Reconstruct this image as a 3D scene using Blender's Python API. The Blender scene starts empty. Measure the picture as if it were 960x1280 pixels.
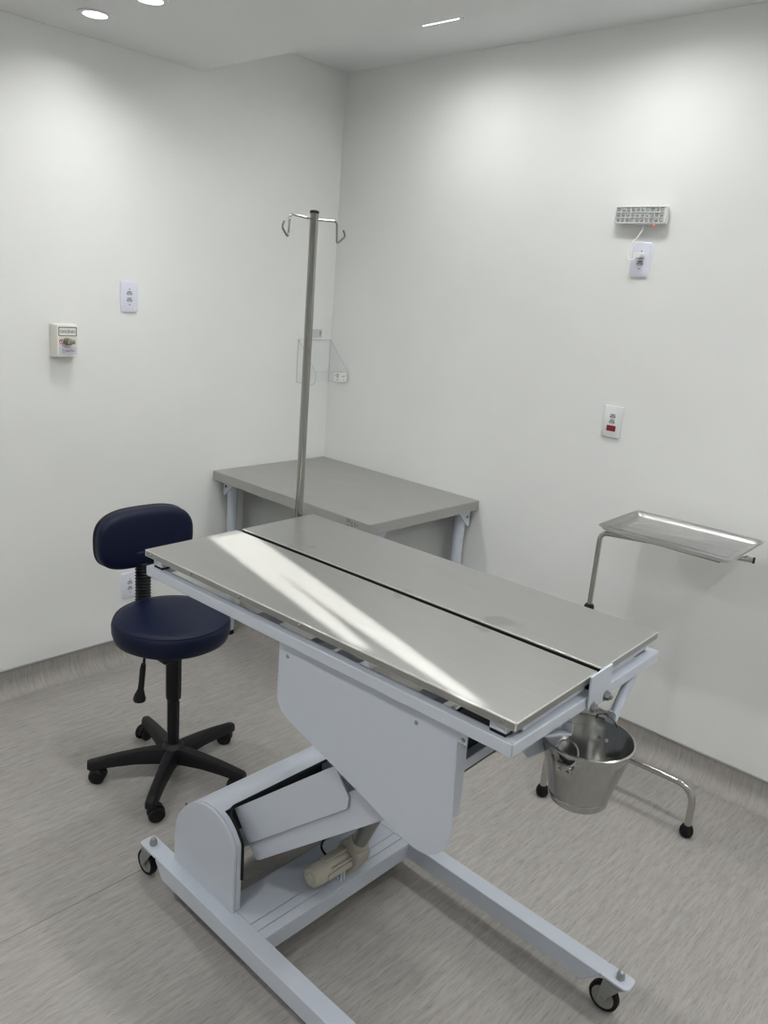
import bpy, bmesh, math, random
from mathutils import Vector, Matrix
random.seed(7)
C = bpy.context.scene.collection
PI = math.pi
def R(d): return math.radians(d)

# ------------------------------------------------------------------ materials
def mat(name, col, rough=.5, metal=0.0, spec=.5, coat=0.0):
    m = bpy.data.materials.new(name); m.use_nodes = True
    b = m.node_tree.nodes['Principled BSDF']
    b.inputs['Base Color'].default_value = (*col, 1)
    b.inputs['Roughness'].default_value = rough
    b.inputs['Metallic'].default_value = metal
    b.inputs['Specular IOR Level'].default_value = spec
    b.inputs['Coat Weight'].default_value = coat
    return m
def nodes(m): return m.node_tree.nodes, m.node_tree.links, m.node_tree.nodes['Principled BSDF']
def ramp(n, a, b, p0=.3, p1=.7):
    r = n.new('ShaderNodeValToRGB')
    r.color_ramp.elements[0].position = p0; r.color_ramp.elements[0].color = (*a, 1)
    r.color_ramp.elements[1].position = p1; r.color_ramp.elements[1].color = (*b, 1)
    return r
def noise_col(m, a, b, scale=(1, 1, 1), ns=5, detail=6, rough=.6, p0=.3, p1=.7, coord='Object'):
    n, l, p = nodes(m)
    tc = n.new('ShaderNodeTexCoord'); mp = n.new('ShaderNodeMapping'); mp.inputs['Scale'].default_value = scale
    nz = n.new('ShaderNodeTexNoise'); nz.inputs['Scale'].default_value = ns; nz.inputs['Detail'].default_value = detail
    nz.inputs['Roughness'].default_value = rough
    r = ramp(n, a, b, p0, p1)
    l.new(tc.outputs[coord], mp.inputs[0]); l.new(mp.outputs[0], nz.inputs['Vector']); l.new(nz.outputs['Fac'], r.inputs[0])
    l.new(r.outputs[0], p.inputs['Base Color'])
    return nz, r
def bump(m, scale, strength, ns=60, dist=.002):
    n, l, p = nodes(m)
    tc = n.new('ShaderNodeTexCoord'); mp = n.new('ShaderNodeMapping'); mp.inputs['Scale'].default_value = scale
    nz = n.new('ShaderNodeTexNoise'); nz.inputs['Scale'].default_value = ns; nz.inputs['Detail'].default_value = 4
    bp = n.new('ShaderNodeBump'); bp.inputs['Strength'].default_value = strength; bp.inputs['Distance'].default_value = dist
    l.new(tc.outputs['Object'], mp.inputs[0]); l.new(mp.outputs[0], nz.inputs['Vector'])
    l.new(nz.outputs['Fac'], bp.inputs['Height']); l.new(bp.outputs[0], p.inputs['Normal'])

M = {}
M['duct'] = mat('duct_shade', (.47, .485, .48), .6, spec=.3)  # wall colour greyed to hold the shade under the bench
M['wall'] = mat('wall_paint', (.80, .815, .80), .62, spec=.3)
noise_col(M['wall'], (.785, .80, .785), (.815, .83, .815), (1, 1, 1), 1.6, 3, p0=.35, p1=.65); bump(M['wall'], (1, 1, 1), .08, 45, .003)
M['ceil'] = mat('ceiling_paint', (.77, .785, .785), .75, spec=.2); bump(M['ceil'], (1, 1, 1), .05, 30, .003)
def vinyl(name, scale):
    m = mat(name, (.4, .39, .37), .47, spec=.35)
    n, l, p = nodes(m)
    tc = n.new('ShaderNodeTexCoord')
    outs = []
    for sc, ns, rg in ((scale, 3.2, .62), ([s * 2.4 for s in scale], 4.0, .65)):
        mp = n.new('ShaderNodeMapping'); mp.inputs['Scale'].default_value = sc
        nz = n.new('ShaderNodeTexNoise'); nz.inputs['Scale'].default_value = ns; nz.inputs['Detail'].default_value = 5
        nz.inputs['Roughness'].default_value = rg; nz.inputs['Distortion'].default_value = .25
        l.new(tc.outputs['Object'], mp.inputs[0]); l.new(mp.outputs[0], nz.inputs['Vector']); outs.append(nz.outputs['Fac'])
    r1 = ramp(n, (.300, .286, .266), (.385, .369, .347), .30, .68)
    r2 = ramp(n, (.70, .70, .70), (1.03, 1.03, 1.03), .30, .49)
    l.new(outs[0], r1.inputs[0]); l.new(outs[1], r2.inputs[0])
    mx = n.new('ShaderNodeMix'); mx.data_type = 'RGBA'; mx.blend_type = 'MULTIPLY'; mx.inputs[0].default_value = 1
    l.new(r1.outputs[0], mx.inputs[6]); l.new(r2.outputs[0], mx.inputs[7]); l.new(mx.outputs[2], p.inputs['Base Color'])
    return m
M['floor'] = vinyl('vinyl_floor', (2.3, 26, 1))
M['cove_left'] = vinyl('vinyl_cove_left', (34, 2.5, 2.5))
M['cove_right'] = vinyl('vinyl_cove_right', (2.5, 34, 2.5))
M['cap'] = mat('cove_cap', (.27, .27, .26), .4)
M['seam'] = mat('vinyl_weld', (.25, .24, .225), .5)
M['white'] = mat('white_powder_coat', (.55, .595, .665), .33, spec=.5); bump(M['white'], (1, 1, 1), .05, 350, .0006)
M['steel'] = mat('brushed_steel', (.50, .50, .475), .325, .80)
def brushed(m, a, b, scale):
    nz, r = noise_col(m, a, b, scale, 4, 6, .65, .25, .75)
    n, l, p = nodes(m)
    nz2 = n.new('ShaderNodeTexNoise'); nz2.inputs['Scale'].default_value = 7; nz2.inputs['Detail'].default_value = 4
    mr = n.new('ShaderNodeMapRange'); mr.inputs['From Min'].default_value = .3; mr.inputs['From Max'].default_value = .75
    mr.inputs['To Min'].default_value = p.inputs['Roughness'].default_value - .03; mr.inputs['To Max'].default_value = p.inputs['Roughness'].default_value + .03
    l.new(nz2.outputs['Fac'], mr.inputs[0]); l.new(mr.outputs[0], p.inputs['Roughness'])
brushed(M['steel'], (.345, .347, .332), (.395, .397, .38), (1.2, 90, 90))
# a few dull smudges where hands and cleaning left marks
n_, l_, p_ = nodes(M['steel'])
_tc = n_.new('ShaderNodeTexCoord'); _v = n_.new('ShaderNodeTexNoise'); _v.inputs['Scale'].default_value = 9; _v.inputs['Detail'].default_value = 2
_r = ramp(n_, (1, 1, 1), (.80, .80, .79), .70, .78); l_.new(_tc.outputs['Object'], _v.inputs['Vector']); l_.new(_v.outputs['Fac'], _r.inputs[0])
_mx = n_.new('ShaderNodeMix'); _mx.data_type = 'RGBA'; _mx.blend_type = 'MULTIPLY'; _mx.inputs[0].default_value = 1
_src = p_.inputs['Base Color'].links[0].from_socket; l_.new(_src, _mx.inputs[6]); l_.new(_r.outputs[0], _mx.inputs[7]); l_.new(_mx.outputs[2], p_.inputs['Base Color'])
M['bench_steel'] = mat('bench_steel', (.42, .42, .40), .38, .65); brushed(M['bench_steel'], (.40, .40, .385), (.45, .45, .43), (90, 1.2, 90))
M['polished'] = mat('polished_steel', (.50, .49, .465), .14, 1.0)
M['bucket'] = mat('bucket_steel', (.56, .56, .54), .19, .97); brushed(M['bucket'], (.40, .40, .385), (.50, .50, .485), (30, 30, 2))
M['pole_steel'] = mat('pole_steel', (.36, .355, .335), .16, 1.0); brushed(M['pole_steel'], (.26, .255, .24), (.46, .455, .43), (60, 60, .8))
M['edge_glint'] = mat('edge_glint', (.80, .80, .78), .33, .7)  # lighter bevel colour, paints the bright glint along the tabletop edges
M['tray_steel'] = mat('tray_steel', (.74, .74, .73), .30, .85)
M['zinc'] = mat('zinc_plated', (.36, .38, .375), .3, .9)
M['navy'] = mat('navy_vinyl', (.0022, .0058, .026), .45, spec=.25); bump(M['navy'], (1, 1, 1), .12, 420, .0006)
M['black'] = mat('black_plastic', (.005, .005, .007), .48, spec=.35)
M['rubber'] = mat('black_rubber', (.004, .004, .005), .6, spec=.3)
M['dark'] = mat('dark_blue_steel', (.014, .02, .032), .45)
M['beige'] = mat('beige_plastic', (.47, .445, .37), .42)
M['greytube'] = mat('grey_tube', (.30, .30, .29), .35, .5)
M['outlet'] = mat('glossy_white_plastic', (.72, .745, .84), .25)
M['outlet_grey'] = mat('matte_white_plastic', (.68, .70, .70), .35)
M['rim_grey'] = mat('wheel_grey', (.27, .26, .24), .4)
M['hole'] = mat('socket_dark', (.035, .035, .04), .5)
M['socketface'] = mat('socket_face', (.45, .46, .50), .4)
M['red'] = mat('red_plastic', (.22, .008, .02), .3)
M['cream'] = mat('cream_plastic', (.80, .80, .72), .35)
M['paper'] = mat('label_paper', (.74, .77, .74), .5)
M['pinkpaper'] = mat('label_paper_pink', (.72, .70, .69), .5)
M['lilac'] = mat('label_lilac', (.62, .61, .68), .5)
M['ink'] = mat('green_black_ink', (.02, .035, .025), .5)
M['redink'] = mat('red_ink', (.38, .04, .07), .5)
M['purple'] = mat('purple_ink', (.14, .02, .13), .5)
M['greyink'] = mat('grey_ink', (.12, .13, .15), .5)
M['paleink'] = mat('pale_grey_ink', (.38, .42, .44), .5)
M['brass'] = mat('old_brass', (.26, .24, .19), .3, .9)
M['lamp_white'] = mat('lamp_white', (.70, .715, .70), .3)
M['lens'] = mat('led_lens_off', (.40, .41, .41), .3)
M['card'] = mat('grey_card', (.56, .575, .58), .4)
M['cord'] = mat('white_cord', (.80, .80, .78), .4)
M['engrave'] = mat('engraved_marks', (.20, .20, .19), .5, .4)
def emit(name, col, s):
    m = bpy.data.materials.new(name); m.use_nodes = True; n = m.node_tree.nodes; n.clear()
    e = n.new('ShaderNodeEmission'); e.inputs[0].default_value = (*col, 1); e.inputs[1].default_value = s
    o = n.new('ShaderNodeOutputMaterial'); m.node_tree.links.new(e.outputs[0], o.inputs[0]); return m
M['led'] = emit('led_light', (1, .985, .96), 9)
M['redled'] = emit('red_indicator', (1, .08, .05), 2.5)
M['film'] = bpy.data.materials.new('clear_film'); M['film'].use_nodes = True
_n = M['film'].node_tree.nodes; _l = M['film'].node_tree.links; _n.clear()
_t = _n.new('ShaderNodeBsdfTransparent'); _g = _n.new('ShaderNodeBsdfGlossy'); _g.inputs['Roughness'].default_value = .12
_mixs = _n.new('ShaderNodeMixShader'); _f = _n.new('ShaderNodeFresnel'); _f.inputs['IOR'].default_value = 1.5
_mm = _n.new('ShaderNodeMath'); _mm.operation = 'ADD'; _mm.inputs[1].default_value = .01
_o = _n.new('ShaderNodeOutputMaterial')
_l.new(_f.outputs[0], _mm.inputs[0]); _l.new(_mm.outputs[0], _mixs.inputs[0]); _l.new(_t.outputs[0], _mixs.inputs[1]); _l.new(_g.outputs[0], _mixs.inputs[2]); _l.new(_mixs.outputs[0], _o.inputs[0])
M['acrylic_edge'] = mat('acrylic_edge', (.50, .53, .53), .3)
M['acrylic'] = bpy.data.materials.new('clear_acrylic'); M['acrylic'].use_nodes = True
_n = M['acrylic'].node_tree.nodes; _l = M['acrylic'].node_tree.links; _n.clear()
_t = _n.new('ShaderNodeBsdfTransparent'); _t.inputs[0].default_value = (.992, .995, .995, 1)
_g = _n.new('ShaderNodeBsdfGlossy'); _g.inputs['Roughness'].default_value = .05
_mixs = _n.new('ShaderNodeMixShader'); _w = _n.new('ShaderNodeLayerWeight'); _w.inputs['Blend'].default_value = .2
_mm = _n.new('ShaderNodeMath'); _mm.operation = 'MULTIPLY'; _mm.inputs[1].default_value = .10
_o = _n.new('ShaderNodeOutputMaterial')
_l.new(_w.outputs['Facing'], _mm.inputs[0]); _l.new(_mm.outputs[0], _mixs.inputs[0]); _l.new(_t.outputs[0], _mixs.inputs[1]); _l.new(_g.outputs[0], _mixs.inputs[2]); _l.new(_mixs.outputs[0], _o.inputs[0])

# ------------------------------------------------------------------ mesh helpers
def newbm(): return bmesh.new()
def add_box(bm, x0, x1, y0, y1, z0, z1, mtx=None):
    vs = [bm.verts.new((x, y, z)) for x in (x0, x1) for y in (y0, y1) for z in (z0, z1)]
    for f in ((0, 1, 3, 2), (4, 6, 7, 5), (0, 4, 5, 1), (2, 3, 7, 6), (0, 2, 6, 4), (1, 5, 7, 3)):
        bm.faces.new([vs[i] for i in f])
    if mtx: bmesh.ops.transform(bm, matrix=mtx, verts=vs)
    return vs
def frame_for(d):
    d = Vector(d).normalized(); up = Vector((0, 0, 1)) if abs(d.z) < .9 else Vector((1, 0, 0))
    x = d.cross(up).normalized(); return x, x.cross(d).normalized()
def add_tube(bm, pts, r, seg=12, cap=True):
    pts = [Vector(p) for p in pts]; n = len(pts)
    rs = r if isinstance(r, (list, tuple)) else [r] * n
    rings = []; x = None
    for i, p in enumerate(pts):
        d = (pts[min(i + 1, n - 1)] - pts[max(i - 1, 0)]).normalized()
        if x is None: x, y = frame_for(d)
        else:
            x = (x - d * x.dot(d)).normalized()
        y = d.cross(x).normalized()
        rings.append([bm.verts.new(p + (x * math.cos(2 * PI * k / seg) + y * math.sin(2 * PI * k / seg)) * rs[i]) for k in range(seg)])
    for a, b in zip(rings, rings[1:]):
        for k in range(seg): bm.faces.new((a[k], a[(k + 1) % seg], b[(k + 1) % seg], b[k]))
    if cap:
        bm.faces.new(list(reversed(rings[0]))); bm.faces.new(rings[-1])
def fillet(pts, rad, n=6):
    """round the inner corners of a polyline"""
    pts = [Vector(p) for p in pts]; out = [pts[0]]
    for i in range(1, len(pts) - 1):
        p = pts[i]; a = pts[i - 1] - p; b = pts[i + 1] - p
        t = min(rad, a.length * .49, b.length * .49)
        p0 = p + a.normalized() * t; p2 = p + b.normalized() * t
        for k in range(n + 1):
            s = k / n; out.append(p0 * (1 - s) ** 2 + p * 2 * s * (1 - s) + p2 * s * s)
    out.append(pts[-1]); return out
def add_lathe(bm, prof, seg=40, mtx=None, closed=False):
    rings = []; allv = []
    for r, z in prof:
        if r < 1e-6: v = bm.verts.new((0, 0, z)); rings.append([v]); allv.append(v)
        else:
            rg = [bm.verts.new((r * math.cos(2 * PI * k / seg), r * math.sin(2 * PI * k / seg), z)) for k in range(seg)]
            rings.append(rg); allv += rg
    pairs = list(zip(rings, rings[1:])) + ([(rings[-1], rings[0])] if closed else [])
    for a, b in pairs:
        for k in range(seg):
            k2 = (k + 1) % seg
            if len(a) == 1 and len(b) == 1: continue
            if len(a) == 1: bm.faces.new((a[0], b[k2], b[k]))
            elif len(b) == 1: bm.faces.new((a[k], a[k2], b[0]))
            else: bm.faces.new((a[k], a[k2], b[k2], b[k]))
    if mtx: bmesh.ops.transform(bm, matrix=mtx, verts=allv)
def add_prism(bm, poly, o, u, v, w, depth):
    """polygon (s,t) in plane o + s*u + t*v, extruded along w by depth"""
    o, u, v, w = Vector(o), Vector(u), Vector(v), Vector(w)
    a = [bm.verts.new(o + u * s + v * t) for s, t in poly]
    b = [bm.verts.new(o + u * s + v * t + w * depth) for s, t in poly]
    n = len(poly)
    bm.faces.new(a); bm.faces.new(list(reversed(b)))
    for k in range(n): bm.faces.new((a[k], b[k], b[(k + 1) % n], a[(k + 1) % n]))
def round_rect(w, h, r, n=6, bulge=0.0):
    pts = []
    for cx, cy, a0 in ((w / 2 - r, h / 2 - r, 0), (-w / 2 + r, h / 2 - r, 90), (-w / 2 + r, -h / 2 + r, 180), (w / 2 - r, -h / 2 + r, 270)):
        for k in range(n + 1):
            a = R(a0 + 90 * k / n); pts.append((cx + r * math.cos(a), cy + r * math.sin(a)))
        if bulge and a0 in (90, 270):
            s = -1 if a0 == 90 else 1
            for k in (1, 2, 3):
                t = k / 4
                yy = (h / 2 - r) * (1 - 2 * t) * (1 if a0 == 90 else -1)
                pts.append((s * (w / 2 + bulge * math.sin(PI * t)), yy))
    return pts
def obj(name, bm, m, parent=None, bevel=0, seg=2, sharp=32, sub=0):
    bmesh.ops.recalc_face_normals(bm, faces=bm.faces)
    me = bpy.data.meshes.new(name); bm.to_mesh(me); bm.free()
    me.materials.append(m if not isinstance(m, str) else M[m])
    o = bpy.data.objects.new(name, me); C.objects.link(o)
    for p in me.polygons: p.use_smooth = True
    me.set_sharp_from_angle(angle=R(sharp))
    if bevel:
        b = o.modifiers.new('bevel', 'BEVEL'); b.width = bevel; b.segments = seg; b.limit_method = 'ANGLE'; b.angle_limit = R(35); b.harden_normals = True
    if sub:
        s = o.modifiers.new('sub', 'SUBSURF'); s.levels = sub; s.render_levels = sub
    if parent is not None: o.parent = parent
    return o
def thing(name, label, cat, loc=(0, 0, 0), rotz=0, group=None):
    o = bpy.data.objects.new(name, None); C.objects.link(o); o.empty_display_size = .05
    o.location = loc; o.rotation_euler = (0, 0, rotz); o['label'] = label; o['category'] = cat
    if group: o['group'] = group
    return o
def struct(o): o['kind'] = 'structure'; return o
def quick(name, m, parent, fn, **k):
    bm = newbm(); fn(bm); return obj(name, bm, m, parent, **k)
def box(name, m, parent, *b, mtx=None, **k):
    bm = newbm(); add_box(bm, *b, mtx=mtx); return obj(name, bm, m, parent, **k)
def tube(name, m, parent, pts, r, seg=14, **k):
    bm = newbm(); add_tube(bm, pts, r, seg); return obj(name, bm, m, parent, **k)
def text(name, body, size, m, parent, loc, rot, extrude=.0003, sx=1.0):
    cu = bpy.data.curves.new(name, 'FONT'); cu.body = body; cu.size = size; cu.extrude = extrude; cu.align_x = 'CENTER'; cu.align_y = 'CENTER'
    t = bpy.data.objects.new(name + '_tmp', cu); C.objects.link(t)
    dg = bpy.context.evaluated_depsgraph_get(); me = bpy.data.meshes.new_from_object(t.evaluated_get(dg))
    bpy.data.objects.remove(t, do_unlink=True)
    me.transform(Matrix.Translation(loc) @ rot.to_4x4() @ Matrix.Diagonal((sx, 1, 1, 1)))
    me.materials.clear(); me.materials.append(M[m])
    o = bpy.data.objects.new(name, me); C.objects.link(o); o.parent = parent; return o
FACE = Matrix.Rotation(PI / 2, 3, 'X')          # text standing upright and facing local -Y
def cyl_y(bm, x, z, y0, y1, r, seg=12): add_tube(bm, [(x, y0, z), (x, y1, z)], r, seg)

# ------------------------------------------------------------------ camera
cam = bpy.data.cameras.new('camera'); co = bpy.data.objects.new('camera', cam); C.objects.link(co)
cyaw, cpitch, croll, cf = (0.7305, -0.27087, 0.08174, 992.2746)
CP = Vector((-2.7244, -2.8797, 1.6195))
f = Vector((math.cos(cyaw) * math.cos(cpitch), math.sin(cyaw) * math.cos(cpitch), math.sin(cpitch)))
r = Vector((math.sin(cyaw), -math.cos(cyaw), 0)); u = r.cross(f)
r2 = r * math.cos(croll) + u * math.sin(croll); u2 = -r * math.sin(croll) + u * math.cos(croll)
rm = Matrix((r2, u2, -f)).transposed()
co.matrix_world = Matrix.Translation(CP) @ rm.to_4x4()
cam.sensor_width = 36; cam.sensor_fit = 'AUTO'; cam.lens = cf / 1280 * 36; cam.clip_start = .02
bpy.context.scene.camera = co

# ------------------------------------------------------------------ room shell
XB, YB, ZS, ZC, XS = -4.3, -4.6, 2.376, 2.546, -.764
struct(box('floor', 'floor', None, XB - .1, .1, YB - .1, .1, -.08, 0))
struct(box('wall_left', 'wall', None, XB - .1, .1, 0, .1, 0, ZC))
struct(box('wall_right', 'wall', None, 0, .1, YB - .1, 0, 0, ZC))
struct(box('wall_rear', 'wall', None, XB - .1, XB, YB - .1, 0, 0, ZC))
struct(box('ceiling', 'ceil', None, XB - .1, .1, YB - .1, .1, ZC, ZC + .08))
# lowered ceiling with a narrow raised recess along the right wall
bm = newbm(); add_box(bm, XB, XS, YB, 0, ZS, ZC)
struct(obj('ceiling_soffit', bm, 'ceil', None, bevel=.004))
# wall behind the camera, with an added gap shaped so the sun draws a streak on the tabletop
SUN = Vector((.25, .965, 0)).normalized() * math.cos(R(22)); SUN.z = -math.sin(R(22))
def back(x, y, z=.9695):
    t = (YB - y) / SUN.y; return (x + SUN.x * t, z + SUN.z * t)
holes = [[back(*q) for q in ((-1.566, -1.232), (-1.444, -1.236), (-1.560, -1.70), (-1.664, -2.09), (-1.704, -2.23), (-1.720, -2.20), (-1.696, -2.06),
                             (-1.644, -1.80), (-1.590, -1.56), (-1.650, -1.79), (-1.706, -1.965), (-1.721, -1.93), (-1.718, -1.90))]]
cu = bpy.data.curves.new('gap', 'CURVE'); cu.dimensions = '2D'; cu.fill_mode = 'BOTH'; cu.extrude = .005
def spl(pts):
    s = cu.splines.new('POLY'); s.points.add(len(pts) - 1); s.use_cyclic_u = True
    for p, q in zip(s.points, pts): p.co = (q[0], q[1], 0, 1)
spl([(XB - .1, 0), (0, 0), (0, ZC), (XB - .1, ZC)])
for h in holes: spl(h)
to = bpy.data.objects.new('gap_tmp', cu); C.objects.link(to)
me = bpy.data.meshes.new_from_object(to.evaluated_get(bpy.context.evaluated_depsgraph_get())); bpy.data.objects.remove(to, do_unlink=True)
me.transform(Matrix.Translation((0, YB - .005, 0)) @ Matrix.Rotation(PI / 2, 4, 'X')); me.materials.clear(); me.materials.append(M['wall'])
wb = bpy.data.objects.new('wall_back', me); C.objects.link(wb); struct(wb)

# coved vinyl skirting, with its grey capping strip
def cove_profile(r=.055, h=.097, t=.004, n=8):
    out = [(0, h), (t, h), (t, r)]
    for k in range(1, n + 1):
        a = PI + (PI / 2) * k / n
        out.append((t + r + r * math.cos(a), r + r * math.sin(a) + .0008))
    out.append((0, .0008)); return out
def cove(name, m, o, along, out, length):
    bm = newbm(); add_prism(bm, cove_profile(), o, out, (0, 0, 1), along, length)
    c = struct(obj(name, bm, m, None, sharp=50)); return c
cove('baseboard_left', 'cove_left', (XB, 0, 0), (1, 0, 0), (0, -1, 0), -.504 - XB)
cove('baseboard_right', 'cove_right', (0, YB, 0), (0, 1, 0), (-1, 0, 0), -.864 - YB)
struct(box('trim_1', 'cap', None, XB, -.504, -.0075, 0, .096, .104, bevel=.001))
struct(box('trim_2', 'cap', None, -.0075, 0, YB, -.864, .096, .104, bevel=.001))
# boxed-in duct under the bench with the same skirting
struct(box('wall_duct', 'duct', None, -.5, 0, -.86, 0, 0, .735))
cove('baseboard_duct', 'cove_right', (-.5, -.86, 0), (0, 1, 0), (-1, 0, 0), .86)
cove('baseboard_duct_end', 'cove_left', (-.5, -.86, 0), (1, 0, 0), (0, -1, 0), .5)
# welded seam of the vinyl sheet
struct(box('trim_3', 'seam', None, XB, -.06, -1.1865, -1.1835, 0, .0006))
struct(box('trim_4', 'seam', None, XB, -.06, -2.9865, -2.9835, 0, .0006))

# ------------------------------------------------------------------ ceiling lights
def downlight(x, y, label, watt, group='round downlights in the lowered ceiling', k=0):
    t = thing('downlight', label, 'ceiling light', (x, y, ZS), 0, group)
    bm = newbm(); add_lathe(bm, [(.037, .0), (.037, -.004), (.046, -.006), (.053, -.004), (.053, 0)], 40, closed=True)
    obj('trim_ring', bm, 'lamp_white', t)
    bm = newbm(); add_lathe(bm, [(0, -.002), (.037, -.002), (.037, -.0005), (0, -.0005)], 36)
    obj('lens', bm, 'led', t)
    L = bpy.data.lights.new('downlight_beam', 'AREA'); L.shape = 'DISK'; L.size = .07; L.energy = watt; L.color = (1, .988, .982); L.spread = R(150)
    lo = bpy.data.objects.new('downlight_beam', L); C.objects.link(lo); lo.location = (x, y, ZS - .009)
def panel(x, y, label, watt):
    t = thing('square_panel_light', label, 'ceiling light', (x, y, ZC), 0, 'square panel lights in the raised ceiling strip')
    bm = newbm(); s = .08
    add_box(bm, -s - .012, s + .012, -s - .012, s + .012, -.012, 0); obj('frame', bm, 'lamp_white', t, bevel=.003)
    box('diffuser', 'led', t, -s, s, -s, s, -.0135, -.011)
    L = bpy.data.lights.new('panel_beam', 'AREA'); L.shape = 'SQUARE'; L.size = .17; L.energy = watt; L.color = (1, .992, .986); L.spread = R(165)
    lo = bpy.data.objects.new('panel_beam', L); C.objects.link(lo); lo.location = (x, y, ZC - .016)
W = 5.7
downlight(-1.342, -.27, 'lit round downlight nearest the left wall', .78)
downlight(-1.325, -.56, 'lit round downlight cut off by the top edge of the photo', 3.4)
for x, y in ((-1.33, -1.75), (-1.33, -3.2), (-2.7, -.6), (-2.75, -1.9), (-2.75, -3.3), (-3.7, -2.4)):  # first two follow cast shadows; the rest are unseen, added for ambient fill
    downlight(x, y, 'round downlight in the lowered ceiling, outside the photo', W)
panel(-.437, -.838, 'lit square ceiling panel peeping past the edge of the lowered ceiling', 2.45)
for y in (-1.58, -2.6, -3.7):
    panel(-.437, y, 'square panel light in the raised strip, outside the photo', 2.9 if y > -2 else 4.4)
sl = bpy.data.lights.new('sun', 'SUN'); sl.energy = 55; sl.angle = R(.35); sl.color = (1, .985, .96)  # added to throw the tabletop streak through the shaped gap
so = bpy.data.objects.new('sun', sl); C.objects.link(so); so.rotation_euler = SUN.to_track_quat('-Z', 'Y').to_euler()

# ------------------------------------------------------------------ steel bench in the corner
BX, BY, BZ = .672, .978, .79
bn = thing('steel_bench', 'stainless steel topped bench on white tubular legs in the room corner', 'table', (-.004, -.004, 0))
bm = newbm(); add_box(bm, -BX, 0, -BY, 0, BZ - .003, BZ)
for b in ((-BX, -BX + .003, -BY, 0), (-.003, 0, -BY, 0), (-BX + .003, -.003, -BY, -BY + .003), (-BX + .003, -.003, -.003, 0)):
    add_box(bm, *b, BZ - .042, BZ - .003)
add_box(bm, -BX + .003, -.003, -BY + .003, -.003, BZ - .02, BZ - .004)
top = obj('bench_top', bm, 'bench_steel', bn, bevel=.0012)
bm = newbm()                                   # engraved scuffs near the free corner
for k, (y, z, w, h) in enumerate(((-.86, -.012, .006, .014), (-.872, -.012, .004, .016), (-.884, -.016, .008, .006), (-.884, -.026, .01, .005), (-.90, -.018, .004, .014), (-.912, -.02, .007, .005), (-.865, -.03, .008, .005))):
    add_box(bm, -BX - .0004, -BX + .001, y - w / 2, y + w / 2, BZ + z - h / 2, BZ + z + h / 2)
obj('engraving', bm, 'engrave', top)
for sx, sy in ((-1, 0), (-1, -1), (0, -1), (0, 0)):
    if (sx, sy) == (0, 0): continue
    x = -BX + .075 if sx else -.055; y = -BY + .05 if sy else -.048
    leg = tube('leg', 'white', bn, [(x, y, .02), (x, y, BZ - .042)], .0235, 20)
    tube('foot', 'rubber', leg, [(x, y, 0), (x, y, .022)], [.0245, .0235], 20)
    bm = newbm(); h = .072; w = .088
    ox = -1 if sx else 1; oy = -1 if sy else 1
    cx = x + ox * .03; cy = y + oy * .034
    if sx: cx = x - .0262
    zt = BZ - .042
    # two triangular gusset plates meeting at the outer corner of the leg
    tri = [(0, 0), (w, 0), (.012, -h), (0, -h)]
    cy2 = y + oy * .030; cx2 = x + ox * .030
    add_prism(bm, tri, (cx2, cy2, zt), (0, -oy, 0), (0, 0, 1), (-ox, 0, 0), .0035)
    add_prism(bm, tri, (cx2, cy2, zt), (-ox, 0, 0), (0, 0, 1), (0, -oy, 0), .0035)
    gs = obj('gusset', bm, 'white', leg, bevel=.0006)
    bm = newbm()
    add_tube(bm, [(cx2 + ox * .001, cy2 - oy * .022, zt - .028), (cx2 + ox * .0016, cy2 - oy * .022, zt - .028)], .006, 12); obj('bolt_hole', bm, 'hole', gs); bm = newbm()
    add_tube(bm, [(cx2 - ox * .022, cy2 + oy * .001, zt - .028), (cx2 - ox * .022, cy2 + oy * .0016, zt - .028)], .006, 12)
    obj('bolt_hole', bm, 'hole', gs)

# ------------------------------------------------------------------ surgical table
VA = -1.54004
T = thing('surgical_table', 'white tilting veterinary surgery table with split steel top, raised on an electric lift', 'operating table', (-1.449, -1.7578, 0), VA)
L2, W2, VZ = .531, .2815, .9695
def top_half(b0, b1):
    bm = newbm(); t = .002; z0 = VZ - .0165
    add_box(bm, -L2, L2, b0, b1, VZ - t, VZ)
    for q in ((-L2, -L2 + t, b0, b1), (L2 - t, L2, b0, b1), (-L2 + t, L2 - t, b0, b0 + t), (-L2 + t, L2 - t, b1 - t, b1)): add_box(bm, *q, z0, VZ - t)
    add_box(bm, -L2 + .004, L2 - .004, b0 + .004, b1 - .004, VZ - .010, VZ - .0035)
    o = obj('tabletop_half', bm, 'steel', T, bevel=.0014, seg=3)
    o.data.materials.append(M['edge_glint']); o.modifiers['bevel'].material = 1; return o
near = top_half(-W2, -.0005); far = top_half(.0185, W2)
box('slot_shade_edge', 'rubber', far, -L2 + .003, L2 - .003, .0150, .0185, .9535, VZ - .0026)  # black strip painting the slot's shade on its far face
box('slot_shade_strip', 'rubber', T, -L2 + .01, L2 - .01, -.006, .022, .925, .9525)  # black strip added beneath so the slot reads as deep shade
for a in (-.505, -.345, -.17, .02, .505):
    bm = newbm(); add_tube(bm, [(a, -W2 + .0005, .962), (a, -W2 - .0012, .962), (a, -W2 - .0022, .962)], [.0045, .0045, .0025], 12)
    obj('rivet', bm, 'polished', near)
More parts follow.
